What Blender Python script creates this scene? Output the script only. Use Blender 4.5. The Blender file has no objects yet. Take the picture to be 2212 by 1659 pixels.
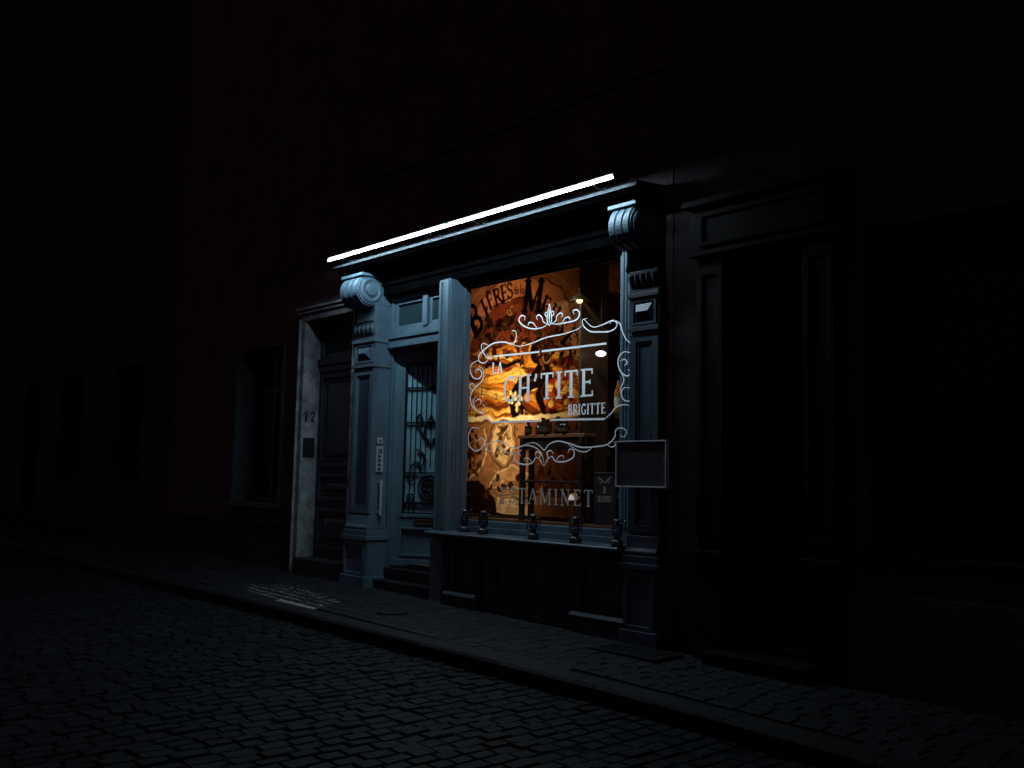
import bpy, bmesh, math, random
import numpy as np
from mathutils import Vector, Matrix
random.seed(4); np.random.seed(4)
SC=bpy.context.scene; COL=SC.collection
R=math.radians
# ------------------------------------------------------------------ camera
f=2050.0
CAM=Vector((0,-6,1.25))
CM=Matrix.Rotation(R(47.67),3,'Z')@Matrix.Rotation(R(90+5.73),3,'X')@Matrix.Rotation(R(1.1),3,'Z')
cr,cu,cf=CM.col[0],CM.col[1],-CM.col[2]
def ray(px,py): return cf+cr*((px-1106)/f)+cu*((829.5-py)/f)
def at(px,py,y):
    d=ray(px,py); return CAM+d*((y-CAM.y)/d.y)
def atx(px,py,x):
    d=ray(px,py); return CAM+d*((x-CAM.x)/d.x)
SL=0.02
def zg(x): return -SL*(x+7)
def atg(px,py):
    d=ray(px,py); t=(zg(CAM.x)-CAM.z)/(d.z+SL*d.x); return CAM+d*t
cd=bpy.data.cameras.new('camera'); co=bpy.data.objects.new('camera',cd); COL.objects.link(co)
cd.sensor_width=36; cd.lens=f/2212*36; cd.clip_end=600; cd.clip_start=.05
co.matrix_world=Matrix.Translation(CAM)@CM.to_4x4()
SC.camera=co
SC.view_settings.view_transform='Standard'; SC.view_settings.look='None'; SC.view_settings.exposure=0
w=bpy.data.worlds.new('World'); SC.world=w; w.use_nodes=True
bg=w.node_tree.nodes['Background']; bg.inputs[0].default_value=(.060,.031,.044,1); bg.inputs[1].default_value=1.0
# ------------------------------------------------------------------ materials
def s2l(c):
    c=c/255.0
    return c/12.92 if c<=.04045 else ((c+.055)/1.055)**2.4
def mat(name,col,rough=.55,var=.3,scale=5,bump=.2,bscale=60,metal=0,island=0,spec=.3,streak=False):
    m=bpy.data.materials.new(name); m.use_nodes=True; nt=m.node_tree; N=nt.nodes; L=nt.links
    b=N['Principled BSDF']; tc=N.new('ShaderNodeTexCoord')
    no=N.new('ShaderNodeTexNoise'); no.inputs['Scale'].default_value=scale; no.inputs['Detail'].default_value=8; no.inputs['Roughness'].default_value=.65
    if streak:
        mp=N.new('ShaderNodeMapping'); mp.inputs['Scale'].default_value=(1,1,.25); L.new(tc.outputs['Object'],mp.inputs[0]); L.new(mp.outputs[0],no.inputs['Vector'])
    else: L.new(tc.outputs['Object'],no.inputs['Vector'])
    mr=N.new('ShaderNodeMapRange'); mr.inputs[1].default_value=.3; mr.inputs[2].default_value=.7; mr.inputs[3].default_value=1-var; mr.inputs[4].default_value=1+var
    L.new(no.outputs[0],mr.inputs[0])
    v=N.new('ShaderNodeVectorMath'); v.operation='SCALE'; v.inputs[0].default_value=col[:3]
    if island:
        ge=N.new('ShaderNodeNewGeometry'); m2=N.new('ShaderNodeMapRange'); m2.inputs[3].default_value=1-island; m2.inputs[4].default_value=1+island
        L.new(ge.outputs['Random Per Island'],m2.inputs[0]); mu=N.new('ShaderNodeMath'); mu.operation='MULTIPLY'
        L.new(mr.outputs[0],mu.inputs[0]); L.new(m2.outputs[0],mu.inputs[1]); L.new(mu.outputs[0],v.inputs['Scale'])
    else: L.new(mr.outputs[0],v.inputs['Scale'])
    L.new(v.outputs[0],b.inputs['Base Color'])
    b.inputs['Metallic'].default_value=metal; b.inputs['Specular IOR Level'].default_value=spec
    rr=N.new('ShaderNodeMapRange'); rr.inputs[3].default_value=max(.05,rough-.12); rr.inputs[4].default_value=min(1,rough+.12); L.new(no.outputs[0],rr.inputs[0]); L.new(rr.outputs[0],b.inputs['Roughness'])
    if bump:
        n2=N.new('ShaderNodeTexNoise'); n2.inputs['Scale'].default_value=bscale; n2.inputs['Detail'].default_value=5; L.new(tc.outputs['Object'],n2.inputs['Vector'])
        bp=N.new('ShaderNodeBump'); bp.inputs['Strength'].default_value=bump; bp.inputs['Distance'].default_value=.01
        L.new(n2.outputs[0],bp.inputs['Height']); L.new(bp.outputs[0],b.inputs['Normal'])
    return m
def emis(name,col,st):
    m=bpy.data.materials.new(name); m.use_nodes=True; nt=m.node_tree
    b=nt.nodes['Principled BSDF']; b.inputs['Base Color'].default_value=(.8,.8,.8,1)
    b.inputs['Emission Color'].default_value=(*col,1); b.inputs['Emission Strength'].default_value=st
    return m
def glass(name,tint=(1,1,1),refl=.06,rough=.02):
    m=bpy.data.materials.new(name); m.use_nodes=True; nt=m.node_tree; N=nt.nodes; L=nt.links
    N.remove(N['Principled BSDF']); o=N['Material Output']
    t=N.new('ShaderNodeBsdfTransparent'); t.inputs[0].default_value=(*tint,1)
    g=N.new('ShaderNodeBsdfGlossy'); g.inputs['Roughness'].default_value=rough
    fr=N.new('ShaderNodeFresnel'); fr.inputs[0].default_value=1.4
    mx=N.new('ShaderNodeMixShader'); L.new(fr.outputs[0],mx.inputs[0]); L.new(t.outputs[0],mx.inputs[1]); L.new(g.outputs[0],mx.inputs[2]); L.new(mx.outputs[0],o.inputs[0])
    return m
M={}
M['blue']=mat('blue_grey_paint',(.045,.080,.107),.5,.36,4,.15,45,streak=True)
M['sill']=mat('dark_blue_sill_paint',(.028,.044,.060),.45,.35,5,.12,45,streak=True)
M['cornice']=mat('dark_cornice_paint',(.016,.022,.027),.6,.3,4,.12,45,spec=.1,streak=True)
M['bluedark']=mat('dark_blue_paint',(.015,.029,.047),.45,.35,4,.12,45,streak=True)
M['shadeblack']=mat('painted_shade_black',(.0010,.0012,.0014),.8,.35,3,.2,40,spec=0)  # near-black that carries the shade under cornice and right console
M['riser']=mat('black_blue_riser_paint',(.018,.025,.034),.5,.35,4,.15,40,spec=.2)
M['teal']=mat('teal_door_paint',(.056,.110,.138),.45,.3,5,.12,40,streak=True)
M['pane']=mat('frosted_door_glass',(.130,.270,.325),.4,.35,3,.05,30)
M['darkpane']=mat('dark_window_glass',(.005,.006,.008),.3,.2,3,0,spec=.1)
M['iron']=mat('black_iron',(.005,.006,.007),.5,.3,20,.1,80,spec=.2)
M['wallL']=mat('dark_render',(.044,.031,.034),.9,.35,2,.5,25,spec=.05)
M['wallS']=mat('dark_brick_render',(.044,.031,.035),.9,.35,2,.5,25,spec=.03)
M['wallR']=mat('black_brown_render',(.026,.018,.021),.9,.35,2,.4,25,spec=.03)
M['paintR']=mat('black_painted_timber',(.0045,.0038,.0045),.6,.35,3,.15,40,spec=.05)
M['plaster']=mat('worn_pale_plaster',(.125,.140,.150),.85,.65,6,.5,30,spec=.15)
M['lining']=mat('grey_window_lining',(.022,.028,.034),.8,.4,6,.3,30,spec=.15)
M['door12']=mat('old_dark_door',(.020,.026,.032),.42,.4,5,.2,40,streak=True)
M['steel']=mat('grey_metal_paint',(.22,.24,.26),.35,.2,30,.05,90,spec=.5)
M['white']=mat('white_sign_paint',(.90,.91,.92),.6,.04,20,0)
M['greypaint']=mat('faded_tan_paint',(.40,.38,.33),.6,.2,20,0)
M['dullgold']=mat('dull_gold_paint',(.22,.21,.17),.6,.2,20,0)
M['dark']=mat('dark_marking',(.004,.005,.006),.6,.2,20,0)
M['board']=mat('dark_grey_board',(.030,.034,.040),.5,.25,8,.05,40)
M['plaque']=mat('black_plaque',(.010,.011,.012),.5,.25,8,.05,40)
M['cobble']=mat('road_setts',(.0048,.0067,.0088),.65,.5,9,.7,45,island=.4,spec=.06)
M['sett']=mat('pavement_setts',(.0080,.0098,.0118),.7,.45,6,.5,45,island=.25,spec=.1)
M['palejoint']=mat('pale_lit_joint',(.13,.135,.14),.85,.6,9,.5,60,spec=.1)
M['joint']=mat('joint_grit',(.0032,.0037,.0044),.9,.4,30,.6,60,spec=.05)
M['kerb']=mat('granite_kerb',(.0066,.0080,.0094),.7,.4,12,.5,60,spec=.1)
M['stone']=mat('worn_blue_stone',(.012,.014,.017),.6,.4,8,.4,50,spec=.2)
M['wood']=mat('dark_brown_wood',(.08,.036,.015),.45,.4,6,.15,40,streak=True)
M['woodlite']=mat('amber_wood',(.20,.09,.032),.45,.4,6,.15,40)
M['table']=mat('black_brown_table_wood',(.020,.010,.006),.45,.4,6,.15,40)
M['room']=mat('brown_room_wall',(.10,.042,.02),.7,.3,3,.2,30)
M['tube']=emis('cold_white_tube',(.66,.88,1.0),340)
M['warm']=emis('warm_lamp',(1,.62,.24),5)
M['coldbulb']=emis('pale_lamp',(.95,.97,1),2)
M['lglass']=glass('lantern_glass',(.5,.55,.6),.1,.1)
M['bottle']=mat('dark_bottle_glass',(.012,.008,.006),.12,.2,10,0)
M['amberb']=mat('amber_bottle_glass',(.35,.10,.01),.15,.2,10,0)
M['paper']=mat('yellowed_label',(.45,.36,.22),.8,.2,20,0)
M['brass']=mat('aged_brass',(.30,.18,.06),.35,.3,15,.1,60,metal=1)
M['slot']=mat('dull_brass_slot',(.05,.045,.035),.4,.3,15,.1,60)
M['lantern']=mat('tarnished_lantern_tin',(.018,.022,.027),.3,.4,20,.2,60,metal=.3,spec=.5)
# ------------------------------------------------------------------ mesh builder
WO={}
class MB:
    def __init__(s): s.v=[];s.f=[];s.m=[];s.c=0
    def add(s,vs,fs):
        o=len(s.v); s.v+=[Vector(v) for v in vs]; s.f+=[tuple(i+o for i in q) for q in fs]; s.m+=[s.c]*len(fs); return s
    def box(s,x0,x1,y0,y1,z0,z1):
        if x0>x1:x0,x1=x1,x0
        if y0>y1:y0,y1=y1,y0
        if z0>z1:z0,z1=z1,z0
        return s.add([(x,y,z) for z in (z0,z1) for y in (y0,y1) for x in (x0,x1)],[(0,2,3,1),(4,5,7,6),(0,1,5,4),(2,6,7,3),(0,4,6,2),(1,3,7,5)])
    def prism(s,prof,ax,a,b):
        n=len(prof)
        def p(q,t): return {'x':(t,q[0],q[1]),'y':(q[0],t,q[1]),'z':(q[0],q[1],t)}[ax]
        vs=[p(q,a) for q in prof]+[p(q,b) for q in prof]
        return s.add(vs,[tuple(range(n)),tuple(range(2*n-1,n-1,-1))]+[(i,(i+1)%n,n+(i+1)%n,n+i) for i in range(n)])
    def tube(s,pts,r,n=8,closed=False):
        pts=[Vector(p) for p in pts]; k=len(pts); rings=[]; up=None
        for i,p in enumerate(pts):
            a=pts[(i-1)%k] if (closed or i>0) else p; b=pts[(i+1)%k] if (closed or i<k-1) else p
            t=(b-a); t=t.normalized() if t.length>1e-9 else Vector((0,0,1))
            if up is None: up=Vector((0,0,1)) if abs(t.z)<.9 else Vector((1,0,0))
            e=(up-t*up.dot(t))
            if e.length<1e-4: e=Vector((1,0,0))-t*t.x
            e.normalize(); g=t.cross(e); up=e
            rr=r[i] if isinstance(r,(list,tuple)) else r
            rings.append([p+(e*math.cos(2*math.pi*j/n)+g*math.sin(2*math.pi*j/n))*rr for j in range(n)])
        vs=[v for q in rings for v in q]; fs=[]
        for i in range(k if closed else k-1):
            for j in range(n):
                a=i*n+j;b=i*n+(j+1)%n;i2=(i+1)%k
                fs.append((a,b,i2*n+(j+1)%n,i2*n+j))
        if not closed: fs+=[tuple(range(n-1,-1,-1)),tuple(range((k-1)*n,k*n))]
        return s.add(vs,fs)
    def lathe(s,prof,c,n=18,ax='z'):
        c=Vector(c); vs=[]
        for (r,h) in prof:
            for j in range(n):
                a=2*math.pi*j/n; x,y=r*math.cos(a),r*math.sin(a)
                vs.append(c+Vector((x,y,h) if ax=='z' else (h,x,y)))
        fs=[(i*n+j,i*n+(j+1)%n,(i+1)*n+(j+1)%n,(i+1)*n+j) for i in range(len(prof)-1) for j in range(n)]
        fs+=[tuple(range(n-1,-1,-1)),tuple(range((len(prof)-1)*n,len(prof)*n))]
        return s.add(vs,fs)
    def ribbon(s,pts,wd,mp,off,taper=False):
        k=len(pts); L=[];Rr=[]
        for i in range(k):
            a=pts[max(i-1,0)];b=pts[min(i+1,k-1)]
            dx,dz=b[0]-a[0],b[1]-a[1]; l=math.hypot(dx,dz) or 1e-6
            nx,nz=-dz/l,dx/l
            h=wd/2
            if taper: h*=max(.45,math.sin(math.pi*min(max(i/(k-1),.06),.94))**.5)
            L.append(mp(pts[i][0]+nx*h,pts[i][1]+nz*h,off)); Rr.append(mp(pts[i][0]-nx*h,pts[i][1]-nz*h,off))
        return s.add(L+Rr,[(i,i+1,k+i+1,k+i) for i in range(k-1)])
    def frame(s,x0,x1,y0,y1,z0,z1,t):
        s.box(x0,x0+t,y0,y1,z0,z1); s.box(x1-t,x1,y0,y1,z0,z1); s.box(x0+t,x1-t,y0,y1,z0,z0+t); s.box(x0+t,x1-t,y0,y1,z1-t,z1); return s
    def turn(s,cx,cy,an):
        c,n=math.cos(an),math.sin(an)
        s.v=[Vector((cx+(v.x-cx)*c-(v.y-cy)*n,cy+(v.x-cx)*n+(v.y-cy)*c,v.z)) for v in s.v]; return s
    def build(s,name,mats,parent=None,bevel=0,smooth=False,loc=None):
        off=Vector(loc) if loc is not None else (WO[parent.name] if parent else Vector())
        me=bpy.data.meshes.new(name); me.from_pydata([tuple(v-off) for v in s.v],[],s.f)
        for m in (mats if isinstance(mats,list) else [mats]): me.materials.append(m)
        me.polygons.foreach_set('material_index',s.m)
        bm=bmesh.new(); bm.from_mesh(me); bmesh.ops.recalc_face_normals(bm,faces=bm.faces); bm.to_mesh(me); bm.free()
        if smooth:
            me.polygons.foreach_set('use_smooth',[True]*len(me.polygons)); me.set_sharp_from_angle(angle=R(40))
        o=bpy.data.objects.new(name,me); COL.objects.link(o); WO[o.name]=off
        if parent: o.parent=parent
        elif loc is not None: o.location=off
        if bevel:
            b=o.modifiers.new('bevel','BEVEL'); b.width=bevel; b.segments=2; b.limit_method='ANGLE'; b.angle_limit=R(40)
        return o
def tag(o,label,cat,group=None,kind=None):
    o['label']=label; o['category']=cat
    if group:o['group']=group
    if kind:o['kind']=kind
    return o
def thing(name,label,cat,loc=(0,0,0),group=None):
    o=bpy.data.objects.new(name,None); COL.objects.link(o); o.location=loc; o.empty_display_size=.1; WO[o.name]=Vector(loc)
    return tag(o,label,cat,group)
def dup(o,parent=None):
    c=o.copy(); COL.objects.link(c); c.parent=parent
    for ch in list(o.children): dup(ch,c)
    return c
def smooth(pts,n=6,closed=False):
    k=len(pts); out=[]
    for i in range(k if closed else k-1):
        p=[pts[(i+j)%k] if closed else pts[min(max(i+j,0),k-1)] for j in (-1,0,1,2)]
        for q in range(n):
            t=q/n
            out.append(tuple(.5*((2*p[1][d])+(-p[0][d]+p[2][d])*t+(2*p[0][d]-5*p[1][d]+4*p[2][d]-p[3][d])*t*t+(-p[0][d]+3*p[1][d]-3*p[2][d]+p[3][d])*t**3) for d in range(len(p[0]))))
    if not closed: out.append(tuple(pts[-1]))
    return out
# ------------------------------------------------------------------ stroke lettering
T=.15;NN=.06
def A(cx,cy,rx,ry,a0,a1,n=12): return [(cx+rx*math.cos(R(a0+(a1-a0)*i/n)),cy+ry*math.sin(R(a0+(a1-a0)*i/n))) for i in range(n+1)]
def sf(x,y,l=.13): return ([(x-l,y),(x+l,y)],NN)
def st(x,b=0,t=1): return [([(x,b),(x,t)],T),sf(x,b+.02),sf(x,t-.02)]
def bar(x0,x1,y,wd=NN*1.2): return ([(x0,y),(x1,y)],wd)
FONT={
'I':(.28,st(.14)),
'L':(.52,st(.14)+[bar(.14,.48,.03),([(.48,0),(.48,.2)],NN)]),
'T':(.6,st(.3)[:2]+[bar(.03,.57,.97),([(.04,1),(.04,.8)],NN),([(.56,1),(.56,.8)],NN)]),
'H':(.66,st(.14)+st(.52)+[bar(.14,.52,.5)]),
'E':(.54,st(.14)+[bar(.14,.48,.97),bar(.14,.48,.03),bar(.14,.4,.52),([(.48,1),(.48,.8)],NN),([(.5,0),(.5,.2)],NN),([(.4,.44),(.4,.6)],NN)]),
'F':(.5,st(.14)+[bar(.14,.46,.97),bar(.14,.38,.52),([(.46,1),(.46,.8)],NN)]),
'A':(.66,[([(.06,0),(.33,1)],NN*1.3),([(.33,1),(.58,0)],T),bar(.16,.48,.34),sf(.07,.02),sf(.58,.02)]),
'B':(.56,st(.14)+[([(.14,.97)]+A(.28,.76,.18,.21,90,-90)+[(.14,.53)],NN*1.7),([(.14,.53)]+A(.3,.28,.2,.25,90,-90)+[(.14,.03)],NN*1.8)]),
'R':(.6,st(.14)+[([(.14,.97)]+A(.3,.74,.19,.23,90,-90)+[(.14,.5)],NN*1.7),([(.3,.5),(.56,.0)],T*.9)]),
'P':(.55,st(.14)+[([(.14,.97)]+A(.3,.72,.2,.25,90,-90)+[(.14,.47)],NN*1.7)]),
'C':(.6,[(A(.34,.5,.27,.47,48,312,20),T*.8),([(.53,.98),(.53,.72)],NN),([(.53,.02),(.53,.26)],NN)]),
'G':(.64,[(A(.34,.5,.27,.47,48,318,20),T*.8),([(.53,.98),(.53,.74)],NN),([(.54,.08),(.54,.42)],T*.8),sf(.5,.42)]),
'O':(.66,[(A(.33,.5,.27,.47,0,360,24),T*.75)]),
'0':(.56,[(A(.28,.5,.2,.47,0,360,24),T*.75)]),
'S':(.5,[(smooth([(.44,.8),(.36,.95),(.22,.97),(.1,.85),(.12,.68),(.26,.54),(.4,.42),(.44,.22),(.34,.06),(.2,.03),(.07,.18)],4),T*.75),([(.44,.98),(.44,.74)],NN),([(.06,.02),(.06,.26)],NN)]),
'U':(.62,[([(.12,1)]+[(.12,.35)]+A(.3,.3,.18,.27,180,360)+[(.48,1)],T*.75),sf(.12,.98),sf(.48,.98)]),
'M':(.84,st(.12)+st(.7)+[([(.12,1),(.41,.1)],T),([(.41,.1),(.7,1)],NN*1.3)]),
'N':(.68,[([(.12,0),(.12,1)],NN*1.2),([(.54,0),(.54,1)],NN*1.2),([(.1,1),(.56,0)],T),sf(.12,.02),sf(.1,.98),sf(.54,.98)]),
"'":(.24,[([(.13,1),(.13,.9),(.07,.72)],T*.7)]),'.':(.2,[([(.06,.06),(.18,.06)],.12)]),' ':(.35,[]),
'1':(.4,[([(.22,0),(.22,1)],T*.9),([(.22,1),(.06,.8)],NN*1.4),sf(.22,.03)]),
'2':(.52,[(smooth([(.07,.72),(.12,.9),(.26,.97),(.4,.86),(.42,.68),(.3,.42),(.08,.05)],4),T*.75),bar(.06,.46,.05,T*.8)]),
'd':(.5,[(A(.22,.3,.16,.28,0,360,16),T*.7),([(.38,0),(.38,1)],T*.7)]),
'e':(.46,[(A(.22,.3,.17,.28,0,320,16),T*.7),bar(.07,.38,.32)]),
'l':(.22,[([(.1,0),(.1,1)],T*.8)]),
'a':(.48,[(A(.22,.28,.16,.27,0,360,16),T*.7),([(.38,0),(.38,.56)],T*.7)]),
}
FONT['È']=(FONT['E'][0],FONT['E'][1]+[([(.2,1.22),(.36,1.08)],T*.7)])
def layout(s,gap=.1):
    u=0;out=[]
    for ch in s:
        wd,ss=FONT[ch]; out+=[([(x+u,y) for x,y in p],q) for p,q in ss]; u+=wd+gap
    return out,u-gap
OFFK=[0]
def text_on(mb,s,mp,a0,a1,b0,b1,gap=.1,wt=1.0):
    ss,tot=layout(s,gap); h=b1-b0
    for p,q in ss:
        OFFK[0]=(OFFK[0]+1)%14
        mb.ribbon([(a0+(a1-a0)*x/tot,b0+h*y) for x,y in p],q*h*wt,mp,OFFK[0]*.0002)
# ------------------------------------------------------------------ ground
g=MB(); S=250
g.add([(-S,-S,zg(-S)-.2),(S,-S,zg(S)-.2),(S,S,zg(S)-.2),(-S,S,zg(-S)-.2)],[(0,1,2,3)])
tag(g.build('ground',M['joint']),'dark ground reaching out beyond the street','ground',kind='structure')
def yk(x): return -1.40-.05*max(0,min(-x-5.5,9))+.025*math.sin(x*1.3)
def stones(mb,x0,x1,y0,y1,cw,sl,zo,along,hj,tilt,gap,pick=None,chd=.009):
    a0,a1,b0,b1=(x0,x1,y0,y1) if along=='y' else (y0,y1,x0,x1)
    a=a0
    while a<a1-.02:
        wd=cw*random.uniform(.88,1.12); wd=min(wd,a1-a)
        b=b0-random.uniform(0,sl)
        while b<b1:
            ln=sl*random.uniform(.75,1.25); e0,e1=max(b,b0),min(b+ln,b1)
            if e1-e0>.03:
                ca,cb=a+wd/2,(e0+e1)/2
                gp=gq=random.uniform(*gap)
                pk=pick(*((ca,cb) if along=='y' else (cb,ca))) if pick else 0
                if pk==1: gp=random.uniform(.004,.015); gq=random.uniform(.008,.03)
                ha,hb=wd/2-gp,(e1-e0)/2-gq
                if ha>.01 and hb>.01 and pk!=2:
                    dz=random.gauss(0,hj); ta,tb=random.gauss(0,tilt),random.gauss(0,tilt)
                    an=random.gauss(0,.02); ca2,sa2=math.cos(an),math.sin(an)
                    vs=[]
                    for (k,zz) in ((1,-.05),(.98,-chd),(.84,0)):
                        for (sa,sb) in ((-1,-1),(1,-1),(1,1),(-1,1)):
                            ja=sa*ha*k*random.uniform(.93,1.0); jb=sb*hb*(1-(1-k)*.6)*random.uniform(.95,1.0)
                            qa=ca+ja*ca2-jb*sa2; qb=cb+ja*sa2+jb*ca2
                            xx,yy=(qa,qb) if along=='y' else (qb,qa)
                            vs.append((xx,yy,zg(xx)+zo+zz+dz+ja*ta+jb*tb))
                    fs=[(8,9,10,11)]
                    for l in (0,4):
                        for j in range(4): fs.append((l+j,l+(j+1)%4,l+4+(j+1)%4,l+4+j))
                    mb.add(vs,fs)
            b+=ln
        a+=wd
def slab(mb,x0,x1,y0,y1,zo): mb.add([(x0,y0,zg(x0)+zo),(x1,y0,zg(x1)+zo),(x1,y1,zg(x1)+zo),(x0,y1,zg(x0)+zo)],[(0,1,2,3)])
rd=MB(); rd.c=1; slab(rd,-40,20,-12,-1.3,-.119); rd.c=0
stones(rd,-15,1.5,-5.4,-1.40,.108,.165,-.11,'y',.0035,.028,(.002,.0055),lambda x,y:2 if y>yk(x)+.03 else 0)
tag(rd.build('road',[M['cobble'],M['joint']]),'dark cobbled road running past the shop','road',kind='structure')
pv=MB(); pv.c=1
xs=[-40,-14.5]+[-14+.5*i for i in range(18)]+[-5,-3,20]
for a,b in zip(xs[:-1],xs[1:]): pv.add([(a,yk(a)+.1,zg(a)-.016),(b,yk(b)+.1,zg(b)-.016),(b,.6,zg(b)-.016),(a,.6,zg(a)-.016)],[(0,1,2,3)])
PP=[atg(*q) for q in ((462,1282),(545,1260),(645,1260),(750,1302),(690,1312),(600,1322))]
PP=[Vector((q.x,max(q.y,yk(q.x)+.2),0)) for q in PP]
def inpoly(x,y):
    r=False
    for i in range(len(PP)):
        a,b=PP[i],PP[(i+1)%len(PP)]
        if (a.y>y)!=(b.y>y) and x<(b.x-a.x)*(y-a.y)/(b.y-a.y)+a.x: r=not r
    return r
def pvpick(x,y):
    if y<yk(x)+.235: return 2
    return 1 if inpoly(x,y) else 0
pv.c=2; pv.add([(q.x,q.y,zg(q.x)-.0065) for q in PP],[tuple(range(len(PP)))]); pv.c=0  # pale joints in this patch, the lit area put into their colour
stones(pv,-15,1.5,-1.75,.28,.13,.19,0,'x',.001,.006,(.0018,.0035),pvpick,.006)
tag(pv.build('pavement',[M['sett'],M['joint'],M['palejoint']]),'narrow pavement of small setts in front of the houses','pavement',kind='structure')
kb=MB(); x=-40
while x<20:
    l=random.uniform(.85,1.1); x1=x+l-.008
    vs=[]
    for (dy,zz) in ((0,-.16),(0,-.02),(.02,.002),(.19,.004),(.19,-.16)):
        for xx in (x,x1): vs.append((xx,yk(xx)+dy+random.uniform(-.003,.003),zg(xx)+zz))
    kb.add(vs,[(0,1,3,2),(2,3,5,4),(4,5,7,6),(6,7,9,8),(0,2,4,6,8),(1,9,7,5,3)]); x+=l
tag(kb.build('kerb',M['kerb']),'granite kerb stones edging the pavement','kerb',kind='structure')
# ------------------------------------------------------------------ layout numbers (metres)
XP0,XP1=-9.28,-8.875     # left pilaster
XQ0,XQ1=-7.73,-7.56      # post between door and window
XR0,XR1=-5.12,-4.82      # right pilaster
YG=.15
CF=-.305                 # cornice front
ZC=(at(720,577,CF).z+at(1372,395,CF).z)/2-.004
DZ=ZC-3.563
ZS=3.462+DZ              # underside of the cornice
def wall(mb,x0,x1,z0,z1,y,ops,depth):
    xs=sorted({x0,x1}|{v for o in ops for v in o[:2]}); zs=sorted({z0,z1}|{v for o in ops for v in o[2:]})
    for i in range(len(xs)-1):
        for j in range(len(zs)-1):
            cx,cz=(xs[i]+xs[i+1])/2,(zs[j]+zs[j+1])/2
            if any(o[0]<cx<o[1] and o[2]<cz<o[3] for o in ops): continue
            mb.add([(xs[i],y,zs[j]),(xs[i+1],y,zs[j]),(xs[i+1],y,zs[j+1]),(xs[i],y,zs[j+1])],[(0,1,2,3)])
    for o in ops:
        a,b,c,d=o; Y=y+depth
        mb.add([(a,y,c),(a,Y,c),(a,Y,d),(a,y,d)],[(0,1,2,3)]); mb.add([(b,y,c),(b,Y,c),(b,Y,d),(b,y,d)],[(0,1,2,3)])
        mb.add([(a,y,c),(b,y,c),(b,Y,c),(a,Y,c)],[(0,1,2,3)]); mb.add([(a,y,d),(b,y,d),(b,Y,d),(a,Y,d)],[(0,1,2,3)])
def window(parent,x0,x1,z0,z1,y,fm,gm,mull=True):
    fr=MB().frame(x0,x1,y,y+.06,z0,z1,.07)
    if mull:
        xm=(x0+x1)/2; fr.box(xm-.035,xm+.035,y+.005,y+.055,z0+.07,z1-.07); zt=z0+(z1-z0)*.72; fr.box(x0+.07,x1-.07,y+.008,y+.05,zt,zt+.05)
    o=fr.build('window',fm,parent,.004)
    p=MB(); p.add([(x0+.05,y+.03,z0+.05),(x1-.05,y+.03,z0+.05),(x1-.05,y+.03,z1-.05),(x0+.05,y+.03,z1-.05)],[(0,1,2,3)]); p.build('pane',gm,o)
    b=MB().box(x0-.08,x1+.08,y-.3,y-.0,z0-.07,z0-.003); b.build('sill',fm,o,.006)
    return o
# ------------------------------------------------------------------ the shop house
shop=thing('shop_house','tall dark house with the lit blue grey shopfront under a light tube','house',(-7,.1,0))
wl=MB().box(-9.30,-4.74,.06,.4,3.63+DZ,14); wl.box(-9.30,-4.74,.03,.1,4.7,4.8); wl.box(XR1+.006,-4.738,.062,.45,-.3,3.628+DZ)
wl.build('wall',M['wallS'],shop)
rm=MB(); x0,x1,y0,y1,z0,z1=-9.22,-4.80,.32,3.6,.3,3.44
rm.add([(x0,y1,z0),(x1,y1,z0),(x1,y1,z1),(x0,y1,z1)],[(0,1,2,3)]); rm.add([(x0,y0,z0),(x0,y1,z0),(x0,y1,z1),(x0,y0,z1)],[(0,1,2,3)])
rm.add([(x1,y0,z0),(x1,y1,z0),(x1,y1,z1),(x1,y0,z1)],[(0,1,2,3)])
for k in range(14): rm.box(x0+.02,x0+.04,y0+.1+k*.22,y0+.28+k*.22,z0,1.3)
for k in range(18): rm.box(x0+.05+k*.235,x0+.25+k*.235,y1-.03,y1-.01,z0,1.4)
rm.build('room_wall',M['room'],shop)
MB().add([(x0,y0,z0),(x1,y0,z0),(x1,y1,z0),(x0,y1,z0)],[(0,1,2,3)]).build('room_floor',M['wood'],shop)
cl=MB().add([(x0,y0,z1),(x1,y0,z1),(x1,y1,z1),(x0,y1,z1)],[(0,1,2,3)])
for k in range(5): cl.box(x0+.4+k*.95,x0+.55+k*.95,y0+.02,y1-.02,z1-.14,z1-.003)
cl.build('room_ceiling',M['wood'],shop)
# cornice: moulded body coloured black for its shade, lighter fascia strip on the lit edge
cp=[(.3,3.462),(-.13,3.462),(-.15,3.478),(-.20,3.49),(-.245,3.512),(-.275,3.534),(-.285,3.546),(CF+.006,3.548),(CF+.006,3.574),(-.285,3.588),(.055,3.625),(.3,3.625)]
CX0,CX1=at(720,577,CF).x,at(1374,395,CF).x
cor=MB().prism([(a,b+DZ) for a,b in cp],'x',CX0,CX1).build('cornice',M['shadeblack'],shop)
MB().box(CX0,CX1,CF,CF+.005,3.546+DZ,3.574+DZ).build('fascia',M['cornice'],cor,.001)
hd=MB().box(XP1,XR0,.08,.3,3.30,ZS); hd.box(XP1,XR0,.05,.08,3.40,ZS-.001); hd.box(XQ1+.052,-5.38,.18,.27,3.22,3.298); hd.build('frieze',M['shadeblack'],shop,.004)  # header below the cornice, its shade put into the black colour
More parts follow.
